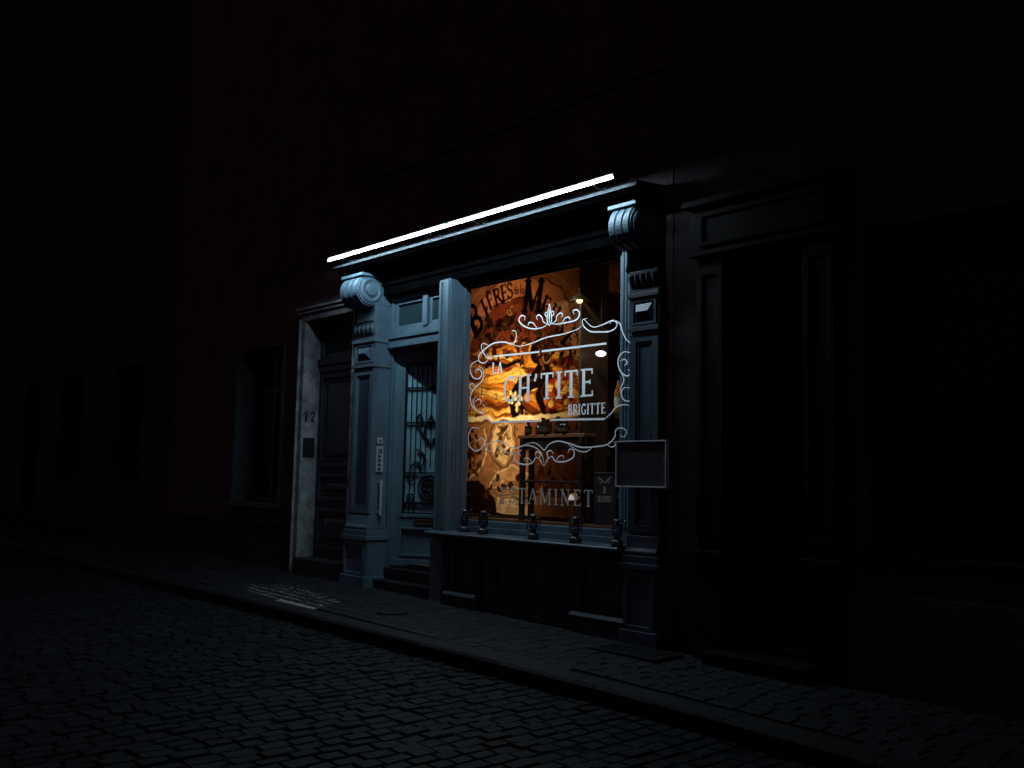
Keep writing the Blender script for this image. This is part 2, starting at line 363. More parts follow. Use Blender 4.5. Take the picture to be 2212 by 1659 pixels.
def pilaster(x0,x1,shaft,panel):
    s=MB(); s.box(x0,x1,0,.26,.82,2.48)
    s.frame(x0+.0,x1-.0,-.022,-.002,.84,2.46,.065); s.frame(x0+.075,x1-.075,-.012,-.001,.915,2.385,.018)
    s.box(x0-.015,x1+.015,-.04,.255,2.482,2.52); s.box(x0-.006,x1+.006,-.012,.25,2.522,2.76)
    s.c=1; s.box(x0+.095,x1-.095,-.005,-.001,.935,2.365); s.c=0
    o=s.build('pilaster',[shaft,panel],shop,.004)
    d=MB(); cx,cz=(x0+x1)/2,2.641; hx,hz=(x1-x0)/2-.06,.085
    d.frame(x0+.02,x1-.02,-.03,-.013,2.535,2.748,.022)
    d.add([(cx-hx,-.013,cz-hz),(cx+hx,-.013,cz-hz),(cx+hx,-.013,cz+hz),(cx-hx,-.013,cz+hz),(cx-.06,-.055,cz),(cx+.06,-.055,cz)],[(0,1,5,4),(1,2,5),(2,3,4,5),(3,0,4)])
    d.build('diamond_block',shaft,o)
    c=MB(); c.box(x0-.02,x1+.02,-.045,.255,2.763,2.80); c.box(x0-.005,x1+.005,-.02,.25,2.802,2.835)
    c.prism([(.25,2.837),(-.01,2.837),(-.018,2.89),(-.03,2.94),(-.04,2.96),(-.04,2.985),(.25,2.985)],'x',x0,x1)
    n=5
    for k in range(n):
        xx=x0+(k+.5)*(x1-x0)/n; c.tube([(xx,-.005,2.845),(xx,-.02,2.88),(xx,-.03,2.92),(xx,-.045,2.955)],[.012,.026,.033,.026],8)
    c.build('capital',shaft if shaft is M['blue'] else M['riser'],o,.003)
    p=MB(); zb=zg(x0)-.06
    p.box(x0-.03,x1+.03,-.06,.255,zb,.545); p.frame(x0-.01,x1+.01,-.075,-.058,zb+.16,.52,.05); p.box(x0-.05,x1+.05,-.085,.255,.547,.60)
    p.box(x0-.035,x1+.035,-.065,.255,.602,.66); p.prism([(.25,.662),(-.055,.662),(-.06,.69),(-.04,.72),(-.03,.76),(-.022,.818),(.25,.818)],'x',x0-.015,x1+.015)
    p.box(x0-.045,x1+.045,-.09,.255,zb,zb+.17)
    p.build('pedestal',shaft,o,.006)
    return o
def console(x0,x1,m,neck):
    zt=ZS-.007
    r=.165; C=(-.085,zt-.018-r)
    zb=2.988
    front=[(-.20,zt),(-.20,zt-.02)]+[(C[0]+r*math.cos(R(a)),C[1]+r*math.sin(R(a))) for a in range(106,285,11)]
    zl_=front[-1][1]; h=zl_-zb
    s=MB(); s.prism([(.25,zt)]+front+[(.02,zl_+.01),(.25,zl_+.01)],'x',x0+.015,x1-.015)
    s.box(x0-.015,x1+.015,-.225,.25,zt-.03,zt+.003)
    n=3
    for k in range(n):
        a=x0+.02+(x1-x0-.04)*(k+.1)/n; b=x0+.02+(x1-x0-.04)*(k+.9)/n
        pr=[]
        for (yy,zz) in front[2:]:
            dy,dz=yy-C[0]-.03,zz-C[1]; l=math.hypot(dy,dz)
            pr.append((yy+.016*dy/l,zz+.016*dz/l))
        s.prism(pr+[(.1,zl_+.05),(.1,zt-.05)],'x',a,b)
    o=s.build('console',m,shop,.004)
    q=MB(); q.prism([(.25,zl_+.008),(-.03,zl_+.008),(-.018,zl_-.1*h),(-.006,zl_-.35*h),(-.01,zl_-.6*h),(-.03,zl_-.78*h),(-.035,zb+.02),(-.02,zb),(.25,zb)],'x',x0+.017,x1-.017)
    q.build('neck',neck,o,.004)
    for (side,xx) in ((1,x1-.015),(-1,x0+.015)):
        v=MB()
        v.lathe([(.14,0),(.14,side*.012),(.12,side*.02),(.105,side*.008),(.072,side*.008),(.064,side*.03),(.0,side*.036)],(xx,C[0],C[1]),24,'x')
        v.build('volute',m,o,smooth=True)
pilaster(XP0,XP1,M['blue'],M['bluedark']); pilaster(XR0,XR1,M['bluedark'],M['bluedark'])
console(XP0,XP1,M['blue'],M['blue']); console(XR0-.06,XR1-.09,M['blue'],M['shadeblack'])  # right neck coloured black to stand for shade below the scroll
# right pilaster number
for i,ch in enumerate('10'):
    dg=MB(); xa=at(1380+i*13,945,-.03).x; text_on(dg,ch,lambda a,b,o:Vector((a,-.0245-o,b)),xa,at(1389+i*15,945,-.03).x,at(1390,945,-.02).z,at(1390,920,-.02).z); dg.build('digit',M['dark'],shop)
# post
ps=MB(); ps.box(XQ0,XQ1,0,.26,zg(XQ0)-.05,3.30)
ps.box(XQ0+.01,XQ0+.040,-.016,-.002,.75,3.28); ps.box(XQ1-.040,XQ1-.01,-.016,-.002,.75,3.28)
for (a,b) in ((.004,.02),(.075,.085),(.12,.125)): ps.box(XQ1+.0005,XQ1+.006,a+.004,b,.80,3.28)
ps.box(XQ0-.01,XQ1+.01,-.03,.2,zg(XQ0)-.05,.62)
ps.build('post',M['blue'],shop,.003)
# stall riser and sill
sr=MB(); sr.box(XQ1,XR0,.05,.3,-.2,.66); sr.box(XQ1,XR0,.025,.048,-.2,.06)
for (a,b) in ((-7.46,-7.02),(-5.72,-5.14)):
    sr.frame(a,b,.010,.048,.12,.60,.05); sr.box(a+.09,b-.09,.03,.048,.21,.51)
    sr.prism([(.009,.10),(-.07,.10),(-.075,.115),(-.06,.135),(.009,.165)],'x',a-.02,b+.02); sr.box(a-.02,b+.02,-.045,.008,-.2,.098)
sr.frame(-6.85,-5.86,.03,.048,.12,.60,.06); sr.box(-6.72,-5.99,.036,.048,.25,.47)
sr.build('stall_riser',M['riser'],shop,.004)
sp_=[(.17,.672),(.17,.722),(.0,.72),(-.095,.712),(-.104,.704),(-.104,.690),(-.09,.682),(-.07,.664),(.0,.66),(.049,.662)]
MB().prism(sp_,'x',XQ0-.03,XR0-.055).build('window_sill',M['sill'],shop)
# shop window
XS=at(1341,900,.17).x
wf=MB(); wf.box(XQ1+.001,XQ1+.018,.19,.27,.722,3.30); wf.box(XS,XR0+.02,.17,.27,.722,3.30); wf.box(XS-.03,XS,.185,.27,.722,3.30)
for k in range(3): wf.box(XS+.01+k*.035,XS+.03+k*.035,.160,.168,.86,3.28)
wf.box(XQ1+.018,XS-.03,.15,.27,.724,.775); wf.box(XQ1+.018,XS-.03,.175,.265,.777,.835)
sw=wf.build('shop_window',M['blue'],shop,.004)
mpg=lambda a,b,o:Vector((a,YG-.003-o,b))
YL=YG-.003
def tx(s,l,r,bot,top,m,gap=.1,wt=1.0):
    t=MB(); mid=((l[0]+r[0])/2)
    text_on(t,s,mpg,at(*l,YL).x,at(*r,YL).x,at(mid,bot,YL).z,at(mid,top,YL).z,gap,wt); t.build('lettering',m,sw)
tx('LA',(1063,795),(1086,795),807,783,M['white'],.12,1.3)
tx("CH'TITE",(1087,836),(1282,826),862,805,M['white'],.09,1.0)
tx('BRIGITTE',(1227,884),(1308,882),895,872,M['white'],.1,1.1)
tx('ESTAMINET',(1080,1075),(1281,1075),1090,1056,M['greypaint'],.18,.95)
orn=MB()
def G(p): q=at(p[0],p[1],YL); return (q.x,q.z)
def swirl(pts,wd=.016):
    OFFK[0]=(OFFK[0]+1)%14
    orn.ribbon([G(p) for p in smooth(pts,7)],wd*.62+.001,mpg,OFFK[0]*.0002,True)
def line(a,b,wd=.018):
    OFFK[0]=(OFFK[0]+1)%14; orn.ribbon([G(a),G(b)],wd,mpg,OFFK[0]*.0002)
line((1066,770),(1165,760)); line((1170,759),(1310,742)); line((1060,912),(1165,909)); line((1188,907),(1306,905))
swirl([(1184,700),(1170,708),(1148,710),(1130,703),(1121,692),(1126,682),(1134,684),(1133,692)],.02)
swirl([(1190,699),(1205,700),(1228,696),(1246,690),(1252,677),(1246,669),(1238,672),(1240,679)],.02)
swirl([(1160,709),(1152,698),(1143,697),(1141,704)],.015); swirl([(1214,699),(1220,688),(1229,685),(1232,691)],.015)
swirl([(1184,701),(1174,695),(1171,686),(1164,680),(1159,685),(1162,691)]); swirl([(1190,700),(1201,693),(1203,683),(1210,676),(1216,680),(1213,686)])
swirl([(1187,704),(1182,690),(1187,656)],.018); swirl([(1187,704),(1192,689),(1187,656)],.018); swirl([(1187,698),(1187,684),(1187,668)],.022)
swirl([(1183,686),(1178,680),(1180,674),(1183,677)],.013); swirl([(1191,684),(1196,678),(1194,672),(1191,675)],.013)
swirl([(1106,714),(1114,716),(1115,730),(1107,743),(1090,739),(1068,741),(1050,752),(1036,766),(1035,780),(1046,784),(1055,775),(1052,764)],.02)
swirl([(1107,743),(1122,748),(1150,741),(1180,729),(1215,722),(1245,712),(1258,703)],.016)
swirl([(1268,688),(1258,692),(1262,706),(1276,716),(1296,717),(1316,716),(1330,708),(1332,697),(1322,692),(1318,700)],.02)
swirl([(1262,690),(1280,706),(1300,702),(1322,693),(1338,698),(1344,714),(1352,732),(1363,741),(1366,735)],.018)
swirl([(1060,748),(1044,742),(1040,752),(1050,770),(1062,774),(1066,768)],.015)
swirl([(1034,778),(1020,786),(1016,800),(1022,815),(1034,818),(1041,808),(1036,798),(1028,800),(1029,807)],.019)
swirl([(1034,790),(1044,800),(1042,822),(1024,840),(1016,860),(1022,880),(1038,890),(1048,882),(1043,873)],.019)
swirl([(1022,845),(1014,836),(1020,828),(1027,834)],.014); swirl([(1024,870),(1034,862),(1040,868),(1035,875)],.014)
swirl([(1030,855),(1022,868),(1030,886),(1046,896),(1060,912)],.017)
swirl([(1363,762),(1348,760),(1337,772),(1336,790),(1344,806),(1356,812),(1362,804),(1356,798)],.019)
swirl([(1344,806),(1348,822),(1342,836),(1340,850)],.015); swirl([(1340,780),(1350,776),(1355,784),(1349,790)],.014)
swirl([(1362,838),(1348,838),(1342,850),(1348,864),(1360,866),(1362,856)],.017); swirl([(1360,876),(1346,874),(1330,880),(1320,893),(1306,905)],.017)
swirl([(1036,926),(1020,924),(1012,940),(1014,962),(1028,974),(1042,966),(1046,952),(1038,946),(1033,954)],.019)
swirl([(1040,966),(1056,958),(1078,952),(1098,962),(1112,968),(1135,962),(1155,966),(1170,980),(1175,1000)],.016)
swirl([(1170,996),(1158,988),(1150,1000),(1130,1003),(1113,995),(1112,982),(1120,978),(1125,986)],.02)
swirl([(1180,996),(1192,986),(1200,996),(1220,997),(1238,988),(1240,974),(1231,970),(1227,978)],.02)
swirl([(1150,1000),(1142,990),(1134,990),(1133,996)],.014); swirl([(1200,996),(1208,986),(1216,984),(1218,990)],.014)
swirl([(1175,1006),(1166,992),(1168,980),(1160,976),(1156,984)],.017); swirl([(1176,1006),(1184,990),(1182,978),(1190,973),(1195,980)],.017)
swirl([(1130,962),(1150,956),(1165,962),(1176,972),(1186,960),(1205,953),(1230,958),(1255,966),(1285,965),(1312,960),(1328,944),(1330,930),(1342,924),(1354,932),(1348,944),(1340,940)],.017)
swirl([(1228,960),(1250,974),(1268,975),(1280,966)],.014); swirl([(1128,972),(1105,980),(1085,972),(1068,962)],.014)
swirl([(1312,960),(1322,966),(1330,960),(1326,953)],.014); swirl([(1056,958),(1052,970),(1060,975),(1065,968)],.014)
orn.build('ornament',M['white'],sw)
# fanlight
fl=MB(); fl.box(XP1,XQ0,.15,.29,2.70,2.745); fl.box(XP1,XQ0,.165,.29,2.747,2.80); fl.box(XP1,XQ0,.145,.29,2.802,2.845)
fl.frame(XP1+.002,XQ0-.002,.19,.27,2.847,3.298,.055); fl.box(-8.26,-8.18,.175,.27,2.903,3.242)
for (a,b) in ((XP1+.06,-8.265),(-8.175,XQ0-.06)): fl.frame(a,b,.21,.262,2.905,3.24,.045)
fo=fl.build('fanlight',M['blue'],shop,.004)
MB().add([(XP1+.06,.24,2.9),(XQ0-.06,.24,2.9),(XQ0-.06,.24,3.25),(XP1+.06,.24,3.25)],[(0,1,2,3)]).build('pane',mat('green_black_glass',(.010,.024,.028),.2,.3,2,0,spec=.2),fo)
# shop door, standing a little open into the room
DX0=XP1+.045; DX1=DX0+.95; DA=R(25); HY=.25
MB().box(XP1+.001,XP1+.043,.2,.3,.25,2.70).build('door_frame',M['blue'],shop,.004)
dl=MB(); dl.box(DX0,DX0+.12,.24,.29,.255,2.695); dl.box(DX1-.12,DX1,.24,.29,.255,2.695); dl.box(DX0+.12,DX1-.12,.24,.29,.255,.38); dl.box(DX0+.12,DX1-.12,.24,.29,.70,.83); dl.box(DX0+.12,DX1-.12,.24,.29,2.55,2.695)
dl.box(DX0+.12,DX1-.12,.262,.285,.38,.70); dl.frame(DX0+.12,DX1-.12,.228,.262,.38,.70,.025); dl.box(DX0+.02,DX1-.02,.222,.24,.275,.35); dl.frame(DX0+.11,DX1-.11,.226,.24,.81,2.57,.03)
so=dl.turn(DX0,HY,DA).build('shop_door',M['teal'],shop,.004)
MB().add([(DX0+.11,.262,.82),(DX1-.11,.262,.82),(DX1-.11,.262,2.56),(DX0+.11,.262,2.56)],[(0,1,2,3)]).turn(DX0,HY,DA).build('glass_panel',M['pane'],so)
gr=MB(); ga,gb=DX0+.16,DX1-.16; yy=.242; cx=(ga+gb)/2
def V(x,z): return (x,yy,z)
gr.frame(ga-.02,gb+.02,.234,.250,.85,2.53,.014)
for k in range(11):
    xx=ga+(gb-ga)*k/10
    if 3<=k<=7: gr.tube([V(xx,1.30 if k!=5 else 1.36),V(xx,2.53)],.0075,6)
    else: gr.tube([V(xx,.86),V(xx,2.53)],.0075,6)
for zz in (1.30,1.86,2.25): gr.box(ga,gb,.235,.249,zz-.009,zz+.009)
gr.box(ga,gb,.233,.25,.95,.98)
for r in (.14,.10,.045): gr.tube([V(cx+r*math.cos(2*math.pi*i/24),1.14+r*.95*math.sin(2*math.pi*i/24)) for i in range(24)],.011,6,True)
for k in range(8):
    a=2*math.pi*k/8; gr.tube([V(cx+.045*math.cos(a),1.14+.045*math.sin(a)),V(cx+.10*math.cos(a),1.14+.095*math.sin(a))],.010,6)
for sx in (-1,1):
    gr.tube([(p[0],yy,p[1]) for p in smooth([(cx+sx*.02,1.66),(cx+sx*.09,1.72),(cx+sx*.15,1.80),(cx+sx*.18,1.90),(cx+sx*.14,1.95),(cx+sx*.11,1.89),(cx+sx*.14,1.86)],5)],.012,6)
    gr.tube([(p[0],yy,p[1]) for p in smooth([(cx,1.62),(cx+sx*.08,1.69),(cx+sx*.07,1.80),(cx,1.94)],5)],.012,6)
    gr.tube([(p[0],yy,p[1]) for p in smooth([(cx+sx*.25,1.36),(cx+sx*.17,1.42),(cx+sx*.1,1.38),(cx+sx*.08,1.5),(cx+sx*.17,1.56)],5)],.010,6)
    for zz in (1.02,1.26): gr.tube([V(cx+sx*(.235+.045*math.cos(2*math.pi*i/14)),zz+.045*math.sin(2*math.pi*i/14)) for i in range(14)],.009,6,True)
gr.lathe([(0,-.03),(.04,0),(.0,.03)],(cx,yy-.005,1.87),10)
gr.turn(DX0,HY,DA).build('grille',M['iron'],so,smooth=True)
lb=MB().frame(DX0+.30,DX0+.60,.225,.239,.735,.79,.012); lb.box(DX0+.315,DX0+.585,.232,.239,.748,.778); lb.turn(DX0,HY,DA).build('letter_slot',M['slot'],so)
stp=MB().box(XP1+.002,XQ0-.01,.03,.30,-.1,.13); stp.box(XP1+.003,XQ0-.012,.18,.31,.132,.25); stp.build('door_step',M['kerb'],shop,.01)
ph=MB(); a=atx(817,1036,XP1+.06); b=atx(817,1113,XP1+.06); yh=.09
ph.tube([(XP1+.06,yh,b.z),(XP1+.06,yh,a.z)],.016,10)
for zz in (a.z-.03,b.z+.03): ph.tube([(XP1+.002,yh,zz),(XP1+.06,yh,zz)],.010,8)
ph.build('pull_handle',M['steel'],shop,smooth=True)
# ------------------------------------------------------------------ light tube
TY=-.44
ta_,tb_=at(710,563,TY),at(1325,382,TY)
TX0,TX1,TZ=ta_.x,tb_.x,(ta_.z+tb_.z)/2
tl=thing('tube_light','long cold white light tube on brackets above the shopfront cornice','lamp',((TX0+TX1)/2,TY,TZ))
TJ=at(965,490,TY).x
for (a,b) in ((TX0,TJ-.012),(TJ+.012,TX1)):
    MB().tube([(a,TY,TZ),(b,TY,TZ)],.0086,10).build('tube',M['tube'],tl,smooth=True)
hs=MB().box(TX0-.02,TX1+.02,TY+.016,TY+.020,TZ-.002,TZ+.028); hs.box(TX0-.02,TX1+.02,TY-.012,TY+.016,TZ+.024,TZ+.028)
hs.box(TJ-.010,TJ+.010,TY-.009,TY+.015,TZ-.010,TZ+.023)
for xx in (TX0-.010,TX1+.010): hs.box(xx-.007,xx+.007,TY-.012,TY+.015,TZ-.012,TZ+.023)
hs.build('housing',M['iron'],tl)
zt=3.592+DZ
for px in (752,935,1030,1290):
    xx=at(px,500,-.36).x; br=MB().tube([(xx,TY+.018,TZ+.01),(xx,TY+.035,TZ-.015),(xx,-.33,TZ-.03),(xx,-.25,zt+.006)],.004,6); br.box(xx-.015,xx+.015,-.27,-.22,zt+.0,zt+.012); br.build('bracket',M['iron'],tl)
# ------------------------------------------------------------------ left house (number 12)
LX0,LX1=-14.6,-9.305
lh=thing('terraced_house','dark house left of the shop with the panelled door numbered 12','house',(-12,.1,.1))
D0,D1=-10.45,-9.37
W0,W1,WZ0,WZ1=-12.42,-11.05,.88,2.95
wm=MB(); wall(wm,LX0,LX1,-.3,14,.08,[(D0-.08,D1+.03,-.3,3.26),(W0,W1,WZ0,WZ1)],.3); wm.build('wall',M['wallL'],lh)
pl=MB().box(LX0,D0-.16,.045,.078,-.3,.6); pl.box(LX0,D0-.16,.03,.078,.6,.64); pl.build('plinth',M['wallR'],lh,.005)
ds=MB(); ds.box(D0-.09,D0,.0,.30,-.1,3.17); ds.box(D0-.14,D0-.092,-.02,.079,-.1,3.2); ds.box(D0-.105,D0-.093,-.03,.079,-.1,3.2)
ds.box(D1,D1+.03,.0,.30,-.1,3.17); ds.box(D0-.09,D1+.03,.0,.3,3.172,3.255); ds.box(D0-.14,D1+.04,-.03,.079,3.257,3.30); ds.box(D0-.16,D1+.045,-.055,.079,3.302,3.335)
ds.build('door_surround',M['plaster'],lh,.005)
d2=MB(); yq=.235; d2.box(D0+.002,D1-.002,yq,yq+.04,.26,2.62); d2.box(D0+.002,D1-.002,yq-.045,yq+.04,2.622,2.70); d2.frame(D0+.002,D1-.002,yq-.01,yq+.04,2.702,3.17,.06)
for (za,zb) in ((1.36,2.5),(.95,1.28),(.36,.86)):
    d2.frame(D0+.09,D1-.09,yq-.035,yq-.001,za,zb,.05); d2.frame(D0+.16,D1-.16,yq-.018,yq-.001,za+.07,zb-.07,.025)
    xa,xb,ya,yb=D0+.21,D1-.21,za+.11,zb-.11
    if yb-ya>.05:
        e_=.05 if yb-ya>.2 else .03
        d2.add([(xa,yq-.002,ya),(xb,yq-.002,ya),(xb,yq-.002,yb),(xa,yq-.002,yb),(xa+.06,yq-.035,ya+e_),(xb-.06,yq-.035,ya+e_),(xb-.06,yq-.035,yb-e_),(xa+.06,yq-.035,yb-e_)],[(4,5,6,7),(0,1,5,4),(1,2,6,5),(2,3,7,6),(3,0,4,7)])
d2.box(D0+.05,D1-.05,yq-.03,yq-.001,2.54,2.6)
e=d2.build('entrance_door',M['door12'],lh,.005)
MB().add([(D0+.04,.26,2.74),(D1-.04,.26,2.74),(D1-.04,.26,3.14),(D0+.04,.26,3.14)],[(0,1,2,3)]).build('pane',M['darkpane'],e)
MB().lathe([(.0,-.06),(.02,-.055),(.024,-.04),(.012,-.025),(.012,0)],(D1-.07,yq,1.3),10).build('door_knob',M['brass'],e)
s2=MB().box(D0+.002,D1-.002,-.05,.29,-.1,.255); s2.build('door_step',M['stone'],lh,.01)
zb_=atx(664,910,D0).z; zt=atx(664,889,D0).z
for i,ch in enumerate('12'):
    nb=MB(); text_on(nb,ch,lambda a,b,o:Vector((D0+.006+o,a,b)),.035+i*.085,.080+i*.105,zb_,zt,.1,1.7); nb.build('digit',M['dark'],lh)
window(lh,W0,W1,WZ0,WZ1,.31,M['door12'],M['darkpane'])
MB().box(W0+.001,W0+.04,.06,.305,WZ0,WZ1-.002).build('window_lining',M['lining'],lh,.004)
MB().box(W1-.05,W1-.001,.055,.12,WZ0,WZ1-.002).build('window_lining',M['lining'],lh,.004)
# far left house
fh=thing('terraced_house','black unlit house at the far left end of the row','house',(-20,.1,.2))
ops=[(-17.2,-15.9,1.1,3.1),(-20.2,-18.9,1.1,3.1),(-22.6,-21.5,.3,3.1)]
wm=MB(); wall(wm,-30,-14.62,-.3,16,.12,ops,.3); wm.build('wall',M['wallR'],fh)
for o in ops[:2]: window(fh,*o,.38,M['paintR'],M['darkpane'])
dd=MB().box(-22.58,-21.52,.36,.4,.3,3.08); dd.frame(-22.45,-21.65,.34,.36,1.4,2.9,.06); dd.frame(-22.45,-21.65,.34,.36,.45,1.3,.06); dd.build('entrance_door',M['paintR'],fh,.005)
# right house
rh=thing('terraced_house','black painted house right of the shop beyond the menu board','house',(-2,.1,0))
RD0,RD1=-4.20,-3.52; RW=(-3.10,-1.15,.80,3.0); RW2=(-.6,1.4,.80,3.0)
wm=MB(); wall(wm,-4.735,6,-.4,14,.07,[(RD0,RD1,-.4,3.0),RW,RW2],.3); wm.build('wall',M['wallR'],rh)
for (a,b) in ((RD0-.24,RD0),(RD1,RD1+.24)):
    q=MB(); q.box(a,b,-.01,.069,-.3,3.0); q.frame(a+.0,b-.0,-.025,-.011,.85,2.9,.05); q.box(a-.02,b+.02,-.07,.068,.70,.745); q.box(a-.01,b+.01,-.04,.068,-.3,.69); q.build('pilaster',M['paintR'],rh,.005)
q=MB(); q.box(RD0-.3,RD1+.3,-.03,.068,3.005,3.40); q.box(RD0-.34,RD1+.34,-.09,.068,3.402,3.45); q.frame(RD0-.2,RD1+.2,-.05,-.031,3.08,3.34,.03); q.box(RD0-.3,RD1+.3,-.055,-.031,3.006,3.04)
q.build('entablature',M['paintR'],rh,.005)
q=MB(); q.box(RD0+.002,RD1-.002,.28,.33,.1,2.5); q.box(RD0+.002,RD1-.002,.22,.33,2.502,2.6); q.frame(RD0+.002,RD1-.002,.27,.33,2.602,2.998,.05)
for (za,zb) in ((1.3,2.4),(.25,1.1)): q.frame(RD0+.1,RD1-.1,.255,.279,za,zb,.05)
e=q.build('entrance_door',M['paintR'],rh,.005)
MB().add([(RD0+.03,.30,2.64),(RD1-.03,.30,2.64),(RD1-.03,.30,2.96),(RD0+.03,.30,2.96)],[(0,1,2,3)]).build('pane',M['darkpane'],e)
q=MB().box(RD0-.05,RD1+.1,-.22,.3,-.3,.04); q.box(RD0+.003,RD1-.003,.05,.32,.042,.10); q.build('door_step',M['paintR'],rh,.012)
for o in (RW,RW2): window(rh,*o,.34,M['paintR'],M['darkpane'])
q=MB().box(RD1+.26,6,.04,.069,-.4,.55); q.build('plinth',M['wallR'],rh,.006)
# ------------------------------------------------------------------ small things on the fronts
def intercom(nm,label,base,x,y0,y1,z0,z1,m,rows):
    t=thing(nm,label,'intercom',base); MB().box(x+.001,x+.022,y0,y1,z0,z1).build('plate',m,t,.004)
    h=z1-z0; wd=y1-y0
    sp=MB()
    for k in range(4): sp.box(x+.0225,x+.025,y0+wd*.2,y1-wd*.2,z1-h*(.10+.05*k),z1-h*(.12+.05*k))
    sp.build('speaker_grille',M['dark'] if m is not M['iron'] else M['stone'],t)
    for k in range(rows):
        zz=z1-h*(.38+.5*k/max(rows-1,1)); MB().box(x+.0225,x+.03,y0+wd*.2,y0+wd*.55,zz-h*.04,zz+h*.04).build('button',M['dark'] if m is not M['iron'] else M['stone'],t)
    return t
za,zb=atx(813,964,XP1).z,atx(813,1020,XP1).z
intercom('intercom','narrow grey metal intercom on the blue grey jamb left of the shop door',(XP1,.09,zb),XP1,.045,.135,zb,za,M['steel'],4)
za,zb=atx(813,945,XP1).z,atx(813,958,XP1).z
t=thing('key_switch','small square key plate above the narrow grey intercom','switch',(XP1,.09,zb))
MB().box(XP1+.001,XP1+.014,.055,.125,zb,za).build('plate',M['steel'],t,.003); MB().lathe([(.012,.0145),(.012,.024),(.006,.027)],(XP1,.09,(za+zb)/2),12,'x').build('lock',M['dark'],t)
za,zb=atx(665,946,D0).z,atx(665,986,D0).z
intercom('intercom','dark intercom panel below the number 12 on the pale door jamb',(D0,.1,zb),D0,.03,.185,zb,za,M['iron'],4)
# menu board
a=at(1334,953,-.1);b=at(1443,1055,-.1)
mx0,mx1,mz0,mz1=a.x,b.x,b.z,a.z
t=thing('menu_board','dark menu board in a thin pale frame on the right pilaster','sign',((mx0+mx1)/2,-.09,mz0))
MB().frame(mx0,mx1,-.125,-.085,mz0,mz1,.012).build('frame',mat('pale_board_frame',(.36,.38,.41),.5,.15,20,0),t,.002)
p=MB(); p.box(mx0+.012,mx1-.012,-.112,-.088,mz0+.012,mz1-.012); p.build('panel',M['board'],t)
ln=MB(); z=mz1-.07
while z>mz0+.06:
    xx=mx0+.05+random.uniform(0,.05)
    while xx<mx1-.06:
        wd=random.uniform(.015,.05); ln.add([(xx,-.114,z),(min(xx+wd,mx1-.05),-.114,z),(min(xx+wd,mx1-.05),-.114,z+.007),(xx,-.114,z+.007)],[(0,1,2,3)]); xx+=wd+.012
    z-=.028
ln.build('menu_print',M['dark'],t)
MB().box(mx0+.15,mx0+.19,-.086,-.03,mz0+.05,mz1-.05).build('wall_bracket',M['iron'],t)
# lanterns
def make_lantern():
    t=thing('oil_lantern','x','lantern',(0,0,0),'row of oil lanterns on the window sill')
    MB().lathe([(.045,0),(.052,.006),(.052,.04),(.046,.05),(.03,.056),(.026,.07),(.034,.074),(.034,.08),(.02,.084)],(0,0,0),20).build('fuel_tank',M['lantern'],t,smooth=True)
    MB().lathe([(.026,.086),(.037,.105),(.041,.125),(.037,.148),(.027,.168)],(0,0,0),18).build('glass_globe',M['lglass'],t,smooth=True)
    MB().lathe([(.03,.169),(.032,.178),(.024,.184),(.022,.198),(.034,.203),(.032,.21),(.02,.222),(.006,.227)],(0,0,0),18).build('cap',M['lantern'],t,smooth=True)
    for s in (-1,1):
        MB().tube(smooth([(s*.03,0,.075),(s*.05,0,.08),(s*.056,0,.10),(s*.056,0,.16),(s*.05,0,.185),(s*.025,0,.194)],4),.0055,7).build('side_tube',M['lantern'],t,smooth=True)
    c=MB()
    for a in range(4):
        an=a*math.pi/2+.78; c.tube([(.03*math.cos(an),.03*math.sin(an),.088),(.045*math.cos(an),.045*math.sin(an),.125),(.03*math.cos(an),.03*math.sin(an),.167)],.0018,5)
    c.tube([(.044*math.cos(i*math.pi/8),.044*math.sin(i*math.pi/8),.125) for i in range(16)],.0018,5,True); c.build('wire_guard',M['lantern'],t)
    MB().tube(smooth([(-.057,0,.17),(-.06,.03,.2),(-.035,.05,.225),(.035,.05,.225),(.06,.03,.2),(.057,0,.17)],4),.0022,5).build('carry_handle',M['lantern'],t)
    return t
pr=make_lantern()
LB=['oil lantern at the left end of the window sill, by the post','second oil lantern from the left on the window sill','oil lantern in the middle of the five on the window sill','fourth oil lantern from the left on the window sill','oil lantern at the right end of the window sill, by the pilaster']
for i,(px,py) in enumerate([(985,1138),(1035,1146),(1152,1157),(1243,1165),(1333,1173)]):
    o=pr if i==0 else dup(pr)
    q=at(px,py,-.035); o.location=(q.x,-.035+(.11 if i==0 else .05 if i==1 else 0),.7172+(.0038 if i<2 else 0)); o.rotation_euler.z=random.uniform(-.5,.9); o['label']=LB[i]
# covers in the pavement
q=atg(845,1323); c=MB().lathe([(.0,-.02),(.16,-.02),(.16,.012),(.13,.012),(.128,.007),(.03,.007),(.028,.012),(.0,.012)],(q.x,q.y,zg(q.x)),24)
tag(c.build('access_cover',M['iron'],loc=(q.x,q.y,zg(q.x))),'small round iron cover in the pavement before the shop door','cover')
q=atg(1372,1411); z=zg(q.x); t=thing('drain_grate','dark rectangular iron grate in the pavement below the right pilaster','grate',(q.x,q.y,z))
fr=MB(); fr.box(q.x-.32,q.x+.32,q.y-.17,q.y-.13,z-.03,z+.018); fr.box(q.x-.32,q.x+.32,q.y+.13,q.y+.17,z-.03,z+.018); fr.box(q.x-.32,q.x-.28,q.y-.13,q.y+.13,z-.03,z+.018); fr.box(q.x+.28,q.x+.32,q.y-.13,q.y+.13,z-.03,z+.018); fr.build('frame',M['iron'],t)
ba=MB()
for k in range(11): ba.box(q.x-.27+k*.051,q.x-.24+k*.051,q.y-.128,q.y+.128,z-.03,z+.014)
ba.build('bars',M['iron'],t)
